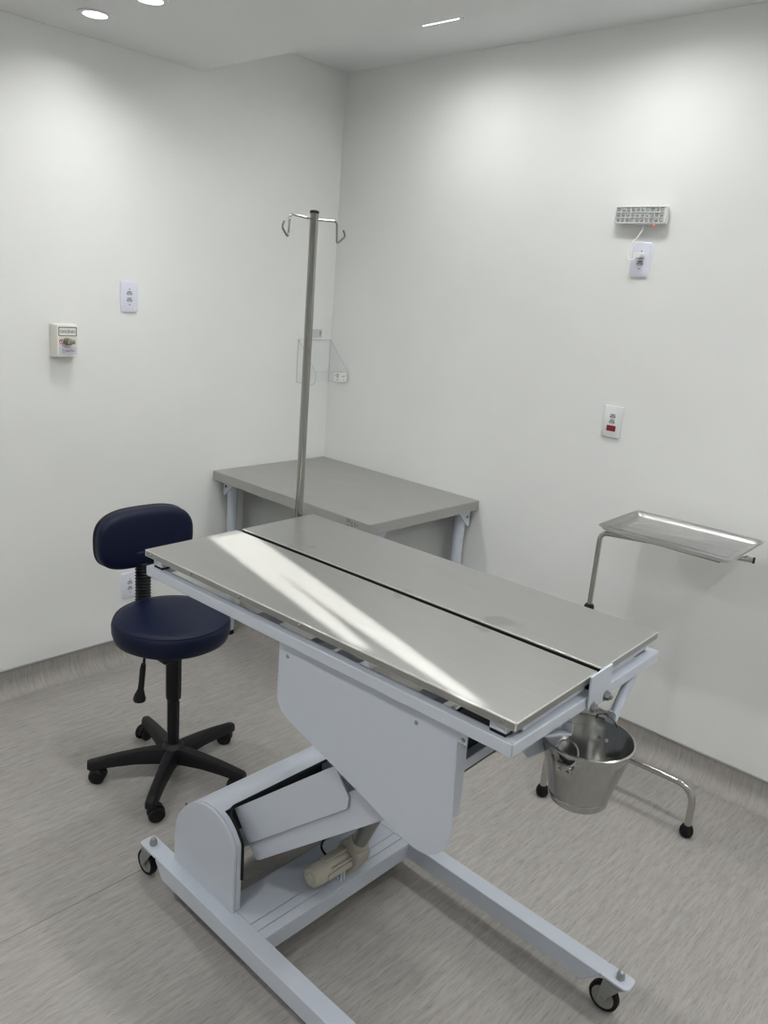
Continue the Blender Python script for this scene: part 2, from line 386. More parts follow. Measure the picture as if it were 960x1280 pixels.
# white square tube frame
FT, FB = .9285, .9035
fw, tw = .281, .022
oc = [(-.528, -fw), (.529, -fw), (.542, fw), (-.528, fw)]; ic = [(-.506, -fw + tw), (.506, -fw + tw), (.519, fw - tw), (-.506, fw - tw)]
for k in range(4):
    k2 = (k + 1) % 4
    bm = newbm(); add_prism(bm, [oc[k], oc[k2], ic[k2], ic[k]], (0, 0, FB), (1, 0, 0), (0, 1, 0), (0, 0, 1), FT - FB)
    obj('frame_tube', bm, 'white', T, bevel=.0025, seg=3)
for a in (-.12, .12, .33):
    box('frame_cross_bar', 'white', T, a - .018, a + .018, -fw + tw, fw - tw, FB + .002, FT - .001, bevel=.002)
for a in (-.492, .492):
    for b in (-.259, .259):
        sb = box('spacer_block', 'white', T, a - .017, a + .017, b - .013, b + .013, .9345, .9532, bevel=.002)
        box('rubber_pad', 'rubber', sb, a - .016, a + .016, b - .012, b + .012, .9285, .9345, bevel=.001)
# carriers under each half of the top, glimpsed through the gap
for b in (-.09, .12):
    box('top_carrier', 'white', T, -.45, .46, b - .012, b + .012, .9295, .953, bevel=.001)
box('top_carrier', 'white', T, .509, .5245, -.245, -.03, .9385, .9535, bevel=.001)
box('top_carrier', 'white', T, .509, .5245, .07, .245, .9385, .9535, bevel=.001)
bm = newbm(); add_tube(bm, [(.24, -.225, .936), (.46, -.215, .94)], .006, 12); add_tube(bm, [(.235, -.225, .936), (.30, -.225, .936)], .009, 12)
obj('gas_strut', bm, 'dark', T)
# lock plate at the end of the slot
bm = newbm()
add_prism(bm, [(-.041, .974), (.045, .974), (.047, .908), (.053, .898), (-.034, .904), (-.038, .914)], (.5365, 0, 0), (0, 1, 0), (0, 0, 1), (1, 0, 0), .004)
lp = obj('lock_plate', bm, 'white', T, bevel=.001)
for b, z in ((.032, .912), (-.022, .907)):
    bm = newbm(); hexp = [(.0085 * math.cos(k * PI / 3), .0085 * math.sin(k * PI / 3)) for k in range(6)]
    add_prism(bm, hexp, (.5425, b, z), (0, 1, 0), (0, 0, 1), (1, 0, 0), .007); add_tube(bm, [(.5405, b, z), (.5427, b, z)], .011, 20); add_tube(bm, [(.548, b, z), (.554, b, z)], .0045, 12)
    obj('bolt', bm, 'zinc', lp, bevel=.0006)
# side skirts hiding the lift
sk = [(-.057, .9035), (.410, .9035), (.414, .80), (.420, .695), (.417, .668), (.408, .645), (.392, .627), (.370, .615), (.345, .6115), (.325, .614), (-.020, .7235), (-.042, .735), (-.054, .751), (-.058, .772)]
for s in (-1, 1):
    if s > 0: sk = [(-.057, .9035), (.34, .9035), (.34, .82), (-.02, .80), (-.058, .83)]
    bm = newbm(); add_prism(bm, sk, (0, s * .262, 0), (1, 0, 0), (0, 0, 1), (0, -s, 0), .003)
    fr = [(a, z) for a, z in sk]
    # folded return along the upright edges
    if s < 0: add_box(bm, .4085, .4115, min(s * .262, s * .228), max(s * .262, s * .228), .71, .9035)
    if s < 0: add_box(bm, -.0575, -.0545, min(s * .262, s * .235), max(s * .262, s * .235), .775, .9035)
    side = obj('side_skirt', bm, 'white', T, bevel=.001)
    if s < 0:
        for a, z in ((-.03, .868), (.318, .868), (.422, .880)):
            bm = newbm(); add_tube(bm, [(a, -.2615, z), (a, -.2645, z)], [.0048, .003], 12)
            obj('screw', bm, 'zinc', side)
box('skirt_bracket', 'white', T, .4115, .430, -.262, -.259, .872, .9035, bevel=.001)
# cross members at the end of the lift
box('cross_plate', 'dark', T, .374, .380, -.255, .255, .757, .9035)
box('cross_tube', 'white', T, .3805, .400, -.255, .255, .785, .808, bevel=.002)
box('cross_tube', 'white', T, -.03, -.002, -.252, .252, .86, .888, bevel=.002)

BRM = Matrix.Rotation(-.037, 4, 'Z')           # the wheeled base stands a touch skewed under the top
def bobj(name, bm, m, parent=T, **k):
    bmesh.ops.transform(bm, matrix=BRM, verts=bm.verts); return obj(name, bm, m, parent, **k)
def bbox(name, m, parent, *b, **k):
    bm = newbm(); add_box(bm, *b); return bobj(name, bm, m, parent, **k)
RZ = .11
for b0, b1 in ((-.301, -.253), (.265, .313)):
    bm = newbm()
    poly = [(-.473, RZ), (-.473, .100), (-.440, .058), (.500, .058), (.545, .100), (.545, RZ)]
    add_prism(bm, poly, (0, b0, 0), (1, 0, 0), (0, 0, 1), (0, 1, 0), b1 - b0)
    rail = bobj('base_rail', bm, 'white', bevel=.0025, seg=3)
    bc = (b0 + b1) / 2
    for sgn, aend, astem in ((-1, -.555, -.521), (1, .617, .586)):
        a0, a1 = (aend, -.468) if sgn < 0 else (.54, aend)
        pl = round_rect(a1 - a0, b1 - b0 - .001, .012)
        bm = newbm(); add_prism(bm, [((a0 + a1) / 2 + s, bc + t) for s, t in pl], (0, 0, RZ - .006), (1, 0, 0), (0, 1, 0), (0, 0, 1), .0062)
        cp = bobj('caster_plate', bm, 'white', bevel=.001)
        # caster: stem nut, fork, wheel
        wa, wz, wr = astem - .030, .0375, .0372
        bm = newbm(); add_lathe(bm, [(0, .0), (.026, .0), (.026, -.004), (.021, -.012), (0, -.012)], 28, Matrix.Translation((astem, bc, RZ - .0065)))
        for s in (-1, 1):
            q = [(astem + .014, .094), (astem - .034, .094), (wa - .010, .045), (wa - .010, .030), (wa + .010, .030), (wa + .014, .050)]
            add_prism(bm, q, (0, bc + s * .0135, 0), (1, 0, 0), (0, 0, 1), (0, s, 0), .0025)
        add_box(bm, astem - .034, astem + .012, bc - .0155, bc + .0155, .0905, .0945)
        cs = bobj('caster', bm, 'zinc', bevel=.0008)
        Wm = Matrix.Translation((wa, bc, wz)) @ Matrix.Rotation(PI / 2, 4, 'X')
        bm = newbm(); add_lathe(bm, [(.0285, -.0085), (.034, -.0105), (.0372, -.006), (.0372, .006), (.034, .0105), (.0285, .0085)], 40, Wm, closed=True); bobj('tyre', bm, 'rubber', cs)
        bm = newbm(); add_lathe(bm, [(0, -.006), (.024, -.006), (.025, -.0085), (.0285, -.0085), (.0285, .0085), (.025, .0085), (.024, .006), (0, .006)], 40, Wm); bobj('wheel_rim', bm, 'rim_grey', cs)
        bm = newbm(); add_lathe(bm, [(.0262, -.0088), (.0287, -.0092), (.0287, -.0080), (.0262, -.0080)], 40, Wm, closed=True); bobj('rim_ring', bm, 'outlet_grey', cs)
        bm = newbm(); add_lathe(bm, [(0, -.019), (.0055, -.019), (.0055, .019), (0, .019)], 14, Wm); bobj('axle', bm, 'zinc', cs)
        bm = newbm(); hexp = [(.0105 * math.cos(k * PI / 3), .0105 * math.sin(k * PI / 3)) for k in range(6)]
        add_prism(bm, hexp, (astem, bc, RZ + .0002), (1, 0, 0), (0, 1, 0), (0, 0, 1), .010)
        add_lathe(bm, [(.0095, .0), (.0095, .004), (.007, .0095), (.003, .012), (0, .0125)], 20, Matrix.Translation((astem, bc, RZ + .010)))
        bobj('cap_nut', bm, 'zinc', cs, bevel=.0005)
# floor pan between the rails: three folded strips and the end beam
for i, (a0, a1) in enumerate(((-.440, -.225), (-.2235, -.1195), (-.1175, -.0905), (-.0885, -.060))):
    bm = newbm()
    if i == 0: add_box(bm, a0, -.36, -.253, .265, .098, .104)
    elif i == 3:
        add_box(bm, a0, a1, -.253, .265, .104, RZ - .0005); add_box(bm, -.063, a1, -.253, .265, .062, .104)
    else: add_box(bm, a0, a1, -.253, .265, .102, RZ - .001)
    bobj('floor_pan', bm, 'white', bevel=.0012)
# hinge housing: rounded hood across the base
prof = [(-.435, .119), (-.434, .204), (-.430, .233), (-.417, .262), (-.402, .284), (-.386, .303), (-.351, .334), (-.333, .343), (-.314, .350), (-.293, .3545), (-.271, .356), (-.249, .353), (-.229, .347), (-.200, .331), (-.179, .307), (-.175, .300)]
prof = [(a, z + .0) for a, z in prof]
ctr = (-.30, .20)
def inset(p, d):
    out = []
    for a, z in p:
        v = Vector((a - ctr[0], z - ctr[1])); v = v * (1 - d / v.length); out.append((ctr[0] + v.x, ctr[1] + v.y))
    return out
bm = newbm(); add_prism(bm, [(a, z if z > .12 else RZ) for a, z in prof] + [(-.175, RZ)], (0, -.266, 0), (1, 0, 0), (0, 0, 1), (0, 1, 0), .008)
hood = bobj('housing_end_plate', bm, 'white', bevel=.002, seg=3)
bm = newbm(); add_prism(bm, [(a, z if z > .12 else RZ) for a, z in prof] + [(-.175, RZ)], (0, .258, 0), (1, 0, 0), (0, 0, 1), (0, 1, 0), .008)
bobj('housing_end_plate', bm, 'white', bevel=.002, seg=3)
def hood_strip(p, b0, b1):
    bm = newbm(); q = inset(p, .003)
    add_prism(bm, p + list(reversed(q)), (0, b0, 0), (1, 0, 0), (0, 0, 1), (0, 1, 0), b1 - b0); return bm
i_cut = 11
cover = bobj('housing_hood', hood_strip(prof[:i_cut + 1], -.2575, .2575), 'white', sharp=40)
full = prof[i_cut:] + [(-.175, RZ + .001)]
bobj('housing_flange', hood_strip(full, -.2575, -.243), 'white', sharp=40)
bobj('housing_flange', hood_strip(full, .243, .2575), 'white', sharp=40)
# black edging round the opening
ea, ez = prof[i_cut]
edge = [(-.172, -.2425, .20), (-.173, -.2425, .297)] + [(a + .001, -.2425 + .012 * ((k) / 4) ** 2, z + .0015) for k, (a, z) in enumerate(reversed(prof[i_cut + 1:-1]))] + [(ea, -.222, ez + .001), (ea, .222, ez + .001), (-.19, .242, .325), (-.173, .2425, .297), (-.172, .2425, .20)]
bm = newbm(); add_tube(bm, fillet(edge, .012, 4), .0038, 8); bobj('edge_trim', bm, 'rubber', cover)
bm = newbm(); add_box(bm, -.425, -.42, -.25, .25, RZ, .22); bobj('housing_shade_sheet', bm, 'dark', T); bm = newbm(); add_box(bm, -.40, -.20, -.256, -.2555, RZ, .30); bobj('housing_shade_sheet', bm, 'dark', T)  # dark sheets added so the housing opening looks shaded inside
bm = newbm(); add_box(bm, -.23, -.205, -.236, -.232, RZ, .30); bobj('pivot_bracket', bm, 'white', T, bevel=.001); bm = newbm(); add_box(bm, -.23, -.205, .232, .236, RZ, .30); bobj('pivot_bracket', bm, 'white', T, bevel=.001)
# lift arms (upper sheet-metal arm and the parallel link below it), near and far pair
th = R(41); ud = (math.cos(th), math.sin(th)); vd = (-math.sin(th), math.cos(th))
def arm_poly(s0, s1, t0, t1, r=.012):
    o = Vector((-.196, .27))
    return [(o.x + ud[0] * s + vd[0] * t, o.y + ud[1] * s + vd[1] * t) for s, t in
            [(s0 + r, t0), (s1 - .02, t0), (s1, t0 + .02), (s1, t1), (s0 - .004, t1), (s0 - .002, t0 + r), (s0 + .003, t0 + .003)]]
for s in (-1, 1):
    bm = newbm(); add_prism(bm, arm_poly(0, .452, 0, .092), (0, s * .206, 0), (1, 0, 0), (0, 0, 1), (0, -s, 0), .003)
    bobj('lift_arm', bm, 'white', T, bevel=.001)
    bm = newbm(); add_prism(bm, arm_poly(-.010, .60, -.046, .03), (0, s * .198, 0), (1, 0, 0), (0, 0, 1), (0, -s, 0), .020)
    bobj('link_arm', bm, 'white', T, bevel=.001)
bm = newbm(); o2 = Vector((-.196, .27))
for s0, s1, t0 in ((.0, .58, .066),):
    q = [(o2.x + ud[0] * a + vd[0] * t, o2.y + ud[1] * a + vd[1] * t) for a, t in ((s0, t0), (s1, t0), (s1, t0 + .004), (s0, t0 + .004))]
    add_prism(bm, q, (0, -.2025, 0), (1, 0, 0), (0, 0, 1), (0, 1, 0), .405)
bobj('arm_web', bm, 'white', T)
# electric actuator
bm = newbm()
add_box(bm, -.128, -.062, -.030, .092, RZ - .001, RZ + .0025)
add_prism(bm, [(0, 0), (.034, 0), (.017, .03)], (-.112, .005, RZ), (1, 0, 0), (0, 0, 1), (0, 1, 0), .006)
add_tube(bm, [(-.078, .012, RZ), (-.078, .012, RZ + .03)], .0035, 10); add_tube(bm, [(-.078, .022, RZ), (-.078, .022, RZ + .03)], .0035, 10)
act = bobj('actuator_foot', bm, 'white', T, bevel=.0008)
MY = Matrix.Translation((-.098, 0, .160)) @ Matrix.Rotation(-PI / 2, 4, 'X')
bm = newbm(); add_lathe(bm, [(0, -.088), (.012, -.088), (.014, -.083), (.023, -.082), (.0275, -.075), (.029, -.060), (.029, .0), (.0275, .045), (0, .045)], 36, MY)
add_box(bm, -.072, -.066, -.045, .04, .150, .168); add_box(bm, -.108, -.088, -.04, .04, .184, .194); add_box(bm, -.075, -.066, -.03, .04, .172, .180)
bobj('actuator_motor', bm, 'beige', T, bevel=.002)
TA = R(66)
u3 = Vector((math.cos(TA), 0, math.sin(TA))); w3 = Vector((-math.sin(TA), 0, math.cos(TA)))
bm = newbm()
gp = [(-.046, -.018), (-.030, -.034), (.012, -.040), (.046, -.032), (.052, .0), (.046, .030), (.02, .038), (-.030, .034), (-.048, .014)]
add_prism(bm, gp, Vector((-.096, .040, .158)), u3, w3, (0, 1, 0), .050)
add_tube(bm, [Vector((-.096, .066, .158)) + u3 * .03, Vector((-.096, .066, .158)) + u3 * .062], .027, 24)
bobj('actuator_gearbox', bm, 'beige', T, bevel=.006, seg=3)
bm = newbm(); p0 = Vector((-.096, .066, .158)) + u3 * .055
add_tube(bm, [p0, p0 + u3 * .34], .0205, 24); bobj('actuator_tube', bm, 'greytube', T)
bm = newbm(); add_tube(bm, fillet([(-.105, -.01, .176), (-.13, -.02, .20), (-.16, .02, .19), (-.20, .10, .15)], .03), .003, 8); bobj('actuator_cable', bm, 'rubber', T)
# hooks for the bucket under the end of the frame
bm = newbm(); hd = Vector((0, .122, -.046))
add_prism(bm, [(-.011, 0), (.011, 0), (.011, .0045), (-.011, .0045)], (.503, -.152, .8835), (1, 0, 0), Vector((0, .35, .93)), hd.normalized(), hd.length)
add_box(bm, .492, .514, -.158, -.145, .882, .9035)
add_prism(bm, round_rect(.022, .026, .006, 4), (.503, -.0315, .850), (1, 0, 0), (0, 0, 1), (0, 1, 0), .003)
obj('bucket_hook', bm, 'white', T, bevel=.0008)
bm = newbm(); add_tube(bm, [(.520, .215, .9035), (.527, .116, .816)], .0105, 14)
add_prism(bm, round_rect(.022, .026, .006, 4), (.527, .110, .829), (1, 0, 0), (0, 0, 1), (0, 1, 0), .003)
obj('bucket_hook', bm, 'white', T)
bm = newbm(); add_prism(bm, [(-.145, .9035), (.145, .9035), (.14, .86), (.12, .82), (.08, .785), (0, .77), (-.08, .785), (-.12, .82), (-.14, .86)], (.455, 0, 0), (0, 1, 0), (0, 0, 1), (1, 0, 0), .004)
obj('hook_stiffener', bm, 'white', T)

# ------------------------------------------------------------------ bucket
def loc(a, b, z):
    ca, sa = math.cos(VA), math.sin(VA); return Vector((-1.449 + a * ca - b * sa, -1.7578 + a * sa + b * ca, z))
BC = loc(.521, .027, 0)
B = thing('bucket', 'small stainless steel bucket hanging from hooks under the table end', 'bucket', (BC.x, BC.y, .680), VA)
zr = .134
bm = newbm(); add_lathe(bm, [(0, .004), (.052, .004), (.056, 0), (.0585, .003), (.0605, .016), (.0595, .0175), (.0610, .019), (.0835, .112), (.0850, .1135), (.0872, zr - .003), (.0905, zr - .004), (.0925, zr - .0005), (.0918, zr + .003), (.0885, zr + .0045), (.0855, zr + .002), (.0838, .1145), (.0820, .112), (.060, .020), (.056, .009), (0, .008)], 72)
obj('body', bm, 'bucket', B, sharp=50)
for s in (-1, 1):
    lug = Vector((0, s * .0935, .112)); topp = Vector((0, s * .074, .156))
    bm = newbm(); q = round_rect(.034, .030, .010, 5)
    add_prism(bm, q, (0, s * .0835, .100), (1, 0, 0), Vector((0, s * .22, .975)), (0, s, 0), .0025)
    add_tube(bm, [(-.017, s * .0905, .113), (.017, s * .0905, .113)], .004, 12)
    for dx in (-.008, .008): add_tube(bm, [(dx, s * .0775, .099), (dx, s * .0885, .097)], [.0042, .003], 12)
    lg = obj('handle_lug', bm, 'polished', B, bevel=.0006)
    bm = newbm(); c0 = (lug + topp) / 2; hv = (topp - lug) / 2; rad = hv.length; hv.normalize()
    add_tube(bm, [c0 + Vector((math.cos(t) * rad * .95, 0, 0)) + hv * math.sin(t) * rad for t in [2 * PI * k / 40 for k in range(41)]], .0022, 8, cap=False)
    obj('ring_handle', bm, 'polished', B)

# ------------------------------------------------------------------ IV pole
IP = loc(-.556, .249, 0)
I = thing('iv_pole', 'tall stainless steel drip pole with two hooks at the back end of the table', 'drip stand', (IP.x, IP.y, 0), VA)
tube('pole', 'pole_steel', I, [(0, 0, .86), (0, 0, 1.803)], .0115, 24)
tube('pole_cap', 'rubber', I, [(0, 0, 1.803), (0, 0, 1.8085), (0, 0, 1.811)], [.0125, .0125, .009], 20)
for s in (-1, 1):
    up = 0.002
    pts = [(0, s * .010, 1.788), (0, s * .086, 1.790 + up), (0, s * .090, 1.733), (0.006, s * .118, 1.757), (0.004, s * .109, 1.772)]
    tube('hook', 'pole_steel', I, fillet(pts, .011, 5), .0028, 10)
bm = newbm(); add_box(bm, -.013, .0275, -.016, .016, .868, .900); add_tube(bm, [(0, -.016, .884), (0, -.034, .884)], .005, 12)
add_box(bm, .0, .045, -.016, .016, .897, .9030)
obj('clamp', bm, 'zinc', I, bevel=.001)

# ------------------------------------------------------------------ stool
CX, CY = -1.412, -.845
S = thing('swivel_stool', 'navy blue round seat stool with small backrest on a black five-arm wheeled base', 'stool', (CX, CY, 0))
SX, SY, SZ = .018, .040, .555
bm = newbm(); add_lathe(bm, [(0, SZ - .078), (.165, SZ - .078), (.181, SZ - .068), (.1875, SZ - .045), (.188, SZ - .022), (.184, SZ - .009), (.174, SZ - .0015), (.15, SZ + .001), (.08, SZ + .002), (0, SZ + .002)], 72, Matrix.Translation((SX, SY, 0)))
seat = obj('seat', bm, 'navy', S, sharp=70)
bm = newbm(); n = 72; add_tube(bm, [(SX + .1795 * math.cos(2 * PI * k / n), SY + .1795 * math.sin(2 * PI * k / n), SZ - .0045) for k in range(n + 1)], .0022, 6, cap=False)
obj('seat_piping', bm, 'navy', seat)
bm = newbm(); add_box(bm, -.09, .09, -.09, .09, SZ - .094, SZ - .076); obj('seat_plate', bm, 'black', S, bevel=.004)
# backrest
bn_ = Vector((-.03, -1, 0)).normalized(); bx = Vector((-bn_.y, bn_.x, 0)); bx = bx if bx.x > 0 else -bx
bc = Vector((-1.364 - CX, -.572 - CY, .7585))
def back_shell(w, h, rows, n=72):
    """rounded pad: superellipse outline swept through (depth, inset) rows"""
    bm = newbm(); rings = []
    for d, ins in rows:
        a_, b_ = w / 2 - ins, h / 2 - ins; rg = []
        for k in range(n):
            t = 2 * PI * k / n; c_, s_ = math.cos(t), math.sin(t)
            x_ = a_ * math.copysign(abs(c_) ** (2 / 3.3), c_); z_ = b_ * math.copysign(abs(s_) ** (2 / 2.9), s_)
            rg.append(bm.verts.new(bc + bx * x_ + Vector((0, 0, z_)) + bn_ * (d + .016 * (x_ / (w / 2)) ** 2)))
        rings.append(rg)
    for a, b in zip(rings, rings[1:]):
        m_ = len(a)
        for k in range(m_): bm.faces.new((a[k], a[(k + 1) % m_], b[(k + 1) % m_], b[k]))
    bm.faces.new(list(reversed(rings[0]))); bm.faces.new(rings[-1]); return bm
BW, BH = .350, .206
obj('backrest', back_shell(BW - .004, BH - .004, ((-.010, .004), (-.004, 0), (.020, 0), (.030, .003), (.036, .010), (.040, .022), (.042, .05))), 'navy', S, sharp=60)
obj('backrest_shell', back_shell(BW, BH, ((-.026, .014), (-.020, .003), (-.014, 0), (-.008, .0005), (-.006, .004))), 'black', S, sharp=60)
# ribbed bellows over the back upright
pb = Vector((-1.372 - CX, -.592 - CY, 0))
bm = newbm(); prof_b = [(0, .475)]
zz = .475; k = 0
while zz < .665:
    prof_b += [(.0205, zz), (.0268, zz + .0055)]; zz += .011
prof_b += [(.0215, zz), (0, zz)]
add_lathe(bm, prof_b, 28, Matrix.Translation(pb)); obj('bellows', bm, 'black', S, sharp=30)
bm = newbm(); add_tube(bm, fillet([(0, .03, .470), (pb.x, pb.y, .470), (pb.x, pb.y, .50)], .03), .014, 12)
obj('back_upright', bm, 'black', S); bm = newbm(); add_box(bm, pb.x - .03, pb.x + .03, pb.y + .0, pb.y + .03, .66, .74); obj('back_bracket', bm, 'black', S, bevel=.003)
# column
bm = newbm(); add_lathe(bm, [(0, .09), (.0195, .09), (.0205, .268), (.0165, .272), (.0165, .279), (.0245, .281), (.0255, .30), (.0255, .465), (0, .465)], 8); 
obj('gas_column', bm, 'black', S, sharp=20)
tube('lever', 'rubber', S, fillet([(-.05, .03, .468), (-.085, .032, .46), (-.088, .034, .40)], .02), .0045, 10)
bm = newbm()
lv = [(-.0885, .034, .418), (-.0905, .035, .40), (-.0945, .036, .355), (-.0975, .036, .330), (-.101, .036, .312), (-.102, .036, .300), (-.1025, .036, .291), (-.1025, .036, .286)]
add_tube(bm, lv, [.0075, .0095, .0095, .010, .0165, .0205, .019, .008], 16); obj('lever_handle', bm, 'black', S)
# five arms, each with its caster
for k in range(5):
    an = R(6.5 + 72 * k); d = Vector((math.cos(an), math.sin(an), 0)); e = Vector((-d.y, d.x, 0))
    bm = newbm(); rings = []
    for t, w, zt, hh in ((.012, .026, .105, .055), (.06, .023, .105, .05), (.12, .0205, .100, .042), (.18, .019, .092, .036), (.235, .018, .082, .030), (.262, .0165, .077, .027), (.270, .012, .074, .022)):
        c0 = d * t
        sec = [(-w, 0), (-w * .96, .62), (-w * .62, .96), (0, 1.0), (w * .62, .96), (w * .96, .62), (w, 0)]
        rings.append([bm.verts.new(c0 + e * s + Vector((0, 0, zt - hh + hh * q))) for s, q in sec])
    for a, b in zip(rings, rings[1:]):
        m_ = len(a)
        for j in range(m_): bm.faces.new((a[j], a[(j + 1) % m_], b[(j + 1) % m_], b[j]))
    bm.faces.new(list(reversed(rings[0]))); bm.faces.new(rings[-1])
    arm = obj('base_arm', bm, 'black', S, sharp=45)
    ca = R((132, 200, -48, -20, 132)[k])
    dd = Vector((math.cos(ca), math.sin(ca), 0)); ax = Vector((-dd.y, dd.x, 0))
    hubc = d * .252; wc = hubc + dd * .015 + Vector((0, 0, .0255))
    bm = newbm(); add_tube(bm, [hubc + Vector((0, 0, .035)), hubc + Vector((0, 0, .056))], .0115, 14)
    hood_ = []
    for q in range(9):
        a = PI * q / 8; hood_.append((.0275 * math.cos(a), .0275 * math.sin(a)))
    add_prism(bm, hood_, wc - ax * .006, dd, (0, 0, 1), ax, .012)
    cs = obj('stool_caster', bm, 'black', arm, bevel=.001)
    for s in (-1, 1):
        mt = Matrix.Translation(wc + ax * s * .015) @ Vector((0, 0, 1)).rotation_difference(ax * s).to_matrix().to_4x4()
        bm = newbm(); add_lathe(bm, [(0, -.008), (.0235, -.008), (.0255, -.005), (.0255, .003), (.022, .007), (.010, .009), (0, .009)], 28, mt); 
        o_ = obj('stool_wheel', bm, 'rubber', arm)
bm = newbm(); add_lathe(bm, [(0, .05), (.034, .05), (.040, .075), (.036, .105), (.024, .118), (0, .118)], 32); obj('base_hub', bm, 'black', S)

# ------------------------------------------------------------------ instrument stand and its tray
SXY = (-.378, -1.738)
P = thing('instrument_stand', 'bent steel tube stand on black rubber feet carrying the tray by the right wall', 'stand', (*SXY, 0))
p3 = lambda x, y, z: Vector((x - SXY[0], y - SXY[1], z))
tz = .914
tube('upright', 'polished', P, fillet([p3(*SXY, .62), p3(*SXY, tz), p3(-.225, -2.175, tz)], .026, 8), .0085, 18)
tube('tube_plug', 'rubber', P, [p3(-.2258, -2.172, tz), p3(-.2238, -2.1785, tz)], .0098, 16)
bm = newbm(); add_tube(bm, [p3(-.232, -2.155, tz), p3(-.232, -2.155, tz + .0112)], .004, 10); add_tube(bm, [p3(-.33, -1.88, tz + .008), p3(-.33, -1.88, tz + .0112)], .004, 10)
hw, hl = .118, .175
add_tube(bm, fillet([p3(-.243 + sx * hw, -1.944 + sy * hl, tz + .0065) for sx, sy in ((-1, -1), (-1, 1), (1, 1), (1, -1), (-1, -1))], .02), .0035, 10)
obj('tray_rest', bm, 'polished', P)
tube('lower_tube', 'polished', P, [p3(*SXY, .17), p3(*SXY, .645)], .0125, 20)
tube('collar', 'rubber', P, [p3(*SXY, .640), p3(*SXY, .655), p3(*SXY, .662)], [.0165, .0165, .012], 20)
for end in ((-.362, -2.186), (-.541, -1.754), (-.215, -1.722)):
    e = Vector((end[0] - SXY[0], end[1] - SXY[1], 0)); q = .175
    lgp = fillet([Vector((0, 0, q)), Vector((e.x, e.y, q)), Vector((e.x, e.y, .035))], min(.11, e.length * .45), 10)
    lg = tube('leg', 'polished', P, lgp, .0115, 18)
    bm = newbm(); add_lathe(bm, [(0, 0), (.012, 0), (.019, .006), (.0215, .016), (.021, .026), (.017, .036), (.0135, .041), (0, .041)], 28, Matrix.Translation(e)); obj('rubber_foot', bm, 'rubber', lg)
trz = .943
t_ = thing('instrument_tray', 'shallow rectangular steel tray wrapped in clear film on the bent tube stand', 'tray', (-.243, -1.944, tz + .0115), R(2.0))
bm = newbm(); rings = []
TW, TL = .318, .437
dz = trz - (tz + .0115)
for w, l, z, r_ in ((TW, TL, dz, .030), (TW - .004, TL - .004, dz + .001, .029), (TW - .018, TL - .018, dz - .0005, .022), (TW - .024, TL - .024, dz - .010, .022), (TW - .038, TL - .038, .0020, .018)):
    rings.append([bm.verts.new((s, q, z)) for s, q in round_rect(w, l, r_, 6)])
for w, l, z, r_ in ((TW - .038, TL - .038, .0, .018), (TW - .022, TL - .022, dz - .011, .022), (TW - .015, TL - .015, dz - .003, .022), (TW, TL, dz - .002, .030)):
    rings.append([bm.verts.new((s, q, z)) for s, q in round_rect(w, l, r_, 6)])
m_ = len(rings[0])
for a, b in [(rings[i], rings[i + 1]) for i in range(4)] + [(rings[i], rings[i + 1]) for i in range(5, 8)] + [(rings[8], rings[0])]:
    for k in range(m_): bm.faces.new((a[k], a[(k + 1) % m_], b[(k + 1) % m_], b[k]))
bm.faces.new(rings[4]); bm.faces.new(list(reversed(rings[5])))
obj('tray_body', bm, 'tray_steel', t_, sharp=50)
# crinkled clear film
bm = newbm(); NX, NY = 40, 54; g = []
from mathutils import noise as mn
for i in range(NX + 1):
    row = []
    for j in range(NY + 1):
        s = (i / NX - .5) * (TW + .001); q = (j / NY - .5) * (TL + .001)
        ed = min(TW / 2 - abs(s), TL / 2 - abs(q)); sag = -.012 * min(1, max(0, (ed - .012) / .03))
        v = Vector((s * 20, q * 5 + s * 8, 1.3)); c = mn.noise(v) * .004 + mn.noise(v * 2.1) * .0015
        row.append(bm.verts.new((s + mn.noise(v + Vector((5, 0, 0))) * .002, q, dz + .0035 + sag + (abs(c) * (1 if ed > .012 else .35)) - (.004 if ed < 0 else 0))))
    g.append(row)
for i in range(NX):
    for j in range(NY): bm.faces.new((g[i][j], g[i + 1][j], g[i + 1][j + 1], g[i][j + 1]))
obj('plastic_film', bm, 'film', t_, sharp=25)

# ------------------------------------------------------------------ wall fittings (local: X right, Z up, faces -Y)
def socket(bm_f, bm_h, cx, cz, w=.027, h=.015, y=-.0068):
    hexo = [(-w / 2, -.002), (-w / 2 + .005, h / 2), (w / 2 - .005, h / 2), (w / 2, -.002), (w / 2 - .006, -h / 2), (-w / 2 + .006, -h / 2)]
    add_prism(bm_f, [(cx + s, cz + t) for s, t in hexo], (0, y - .0008, 0), (1, 0, 0), (0, 0, 1), (0, 1, 0), .0012)
    for dx, dz_ in ((-.0075, -.001), (0, .0022), (.0075, -.001)): cyl_y(bm_h, cx + dx, cz + dz_, y - .0004, y - .0014, .0022)
    add_prism(bm_h, [(cx - w / 2 + .004, cz + h / 2 - .0005), (cx + w / 2 - .004, cz + h / 2 - .0005), (cx + w / 2 - .005, cz + h / 2 + .0012), (cx - w / 2 + .005, cz + h / 2 + .0012)], (0, y - .0012, 0), (1, 0, 0), (0, 0, 1), (0, 1, 0), .0012)
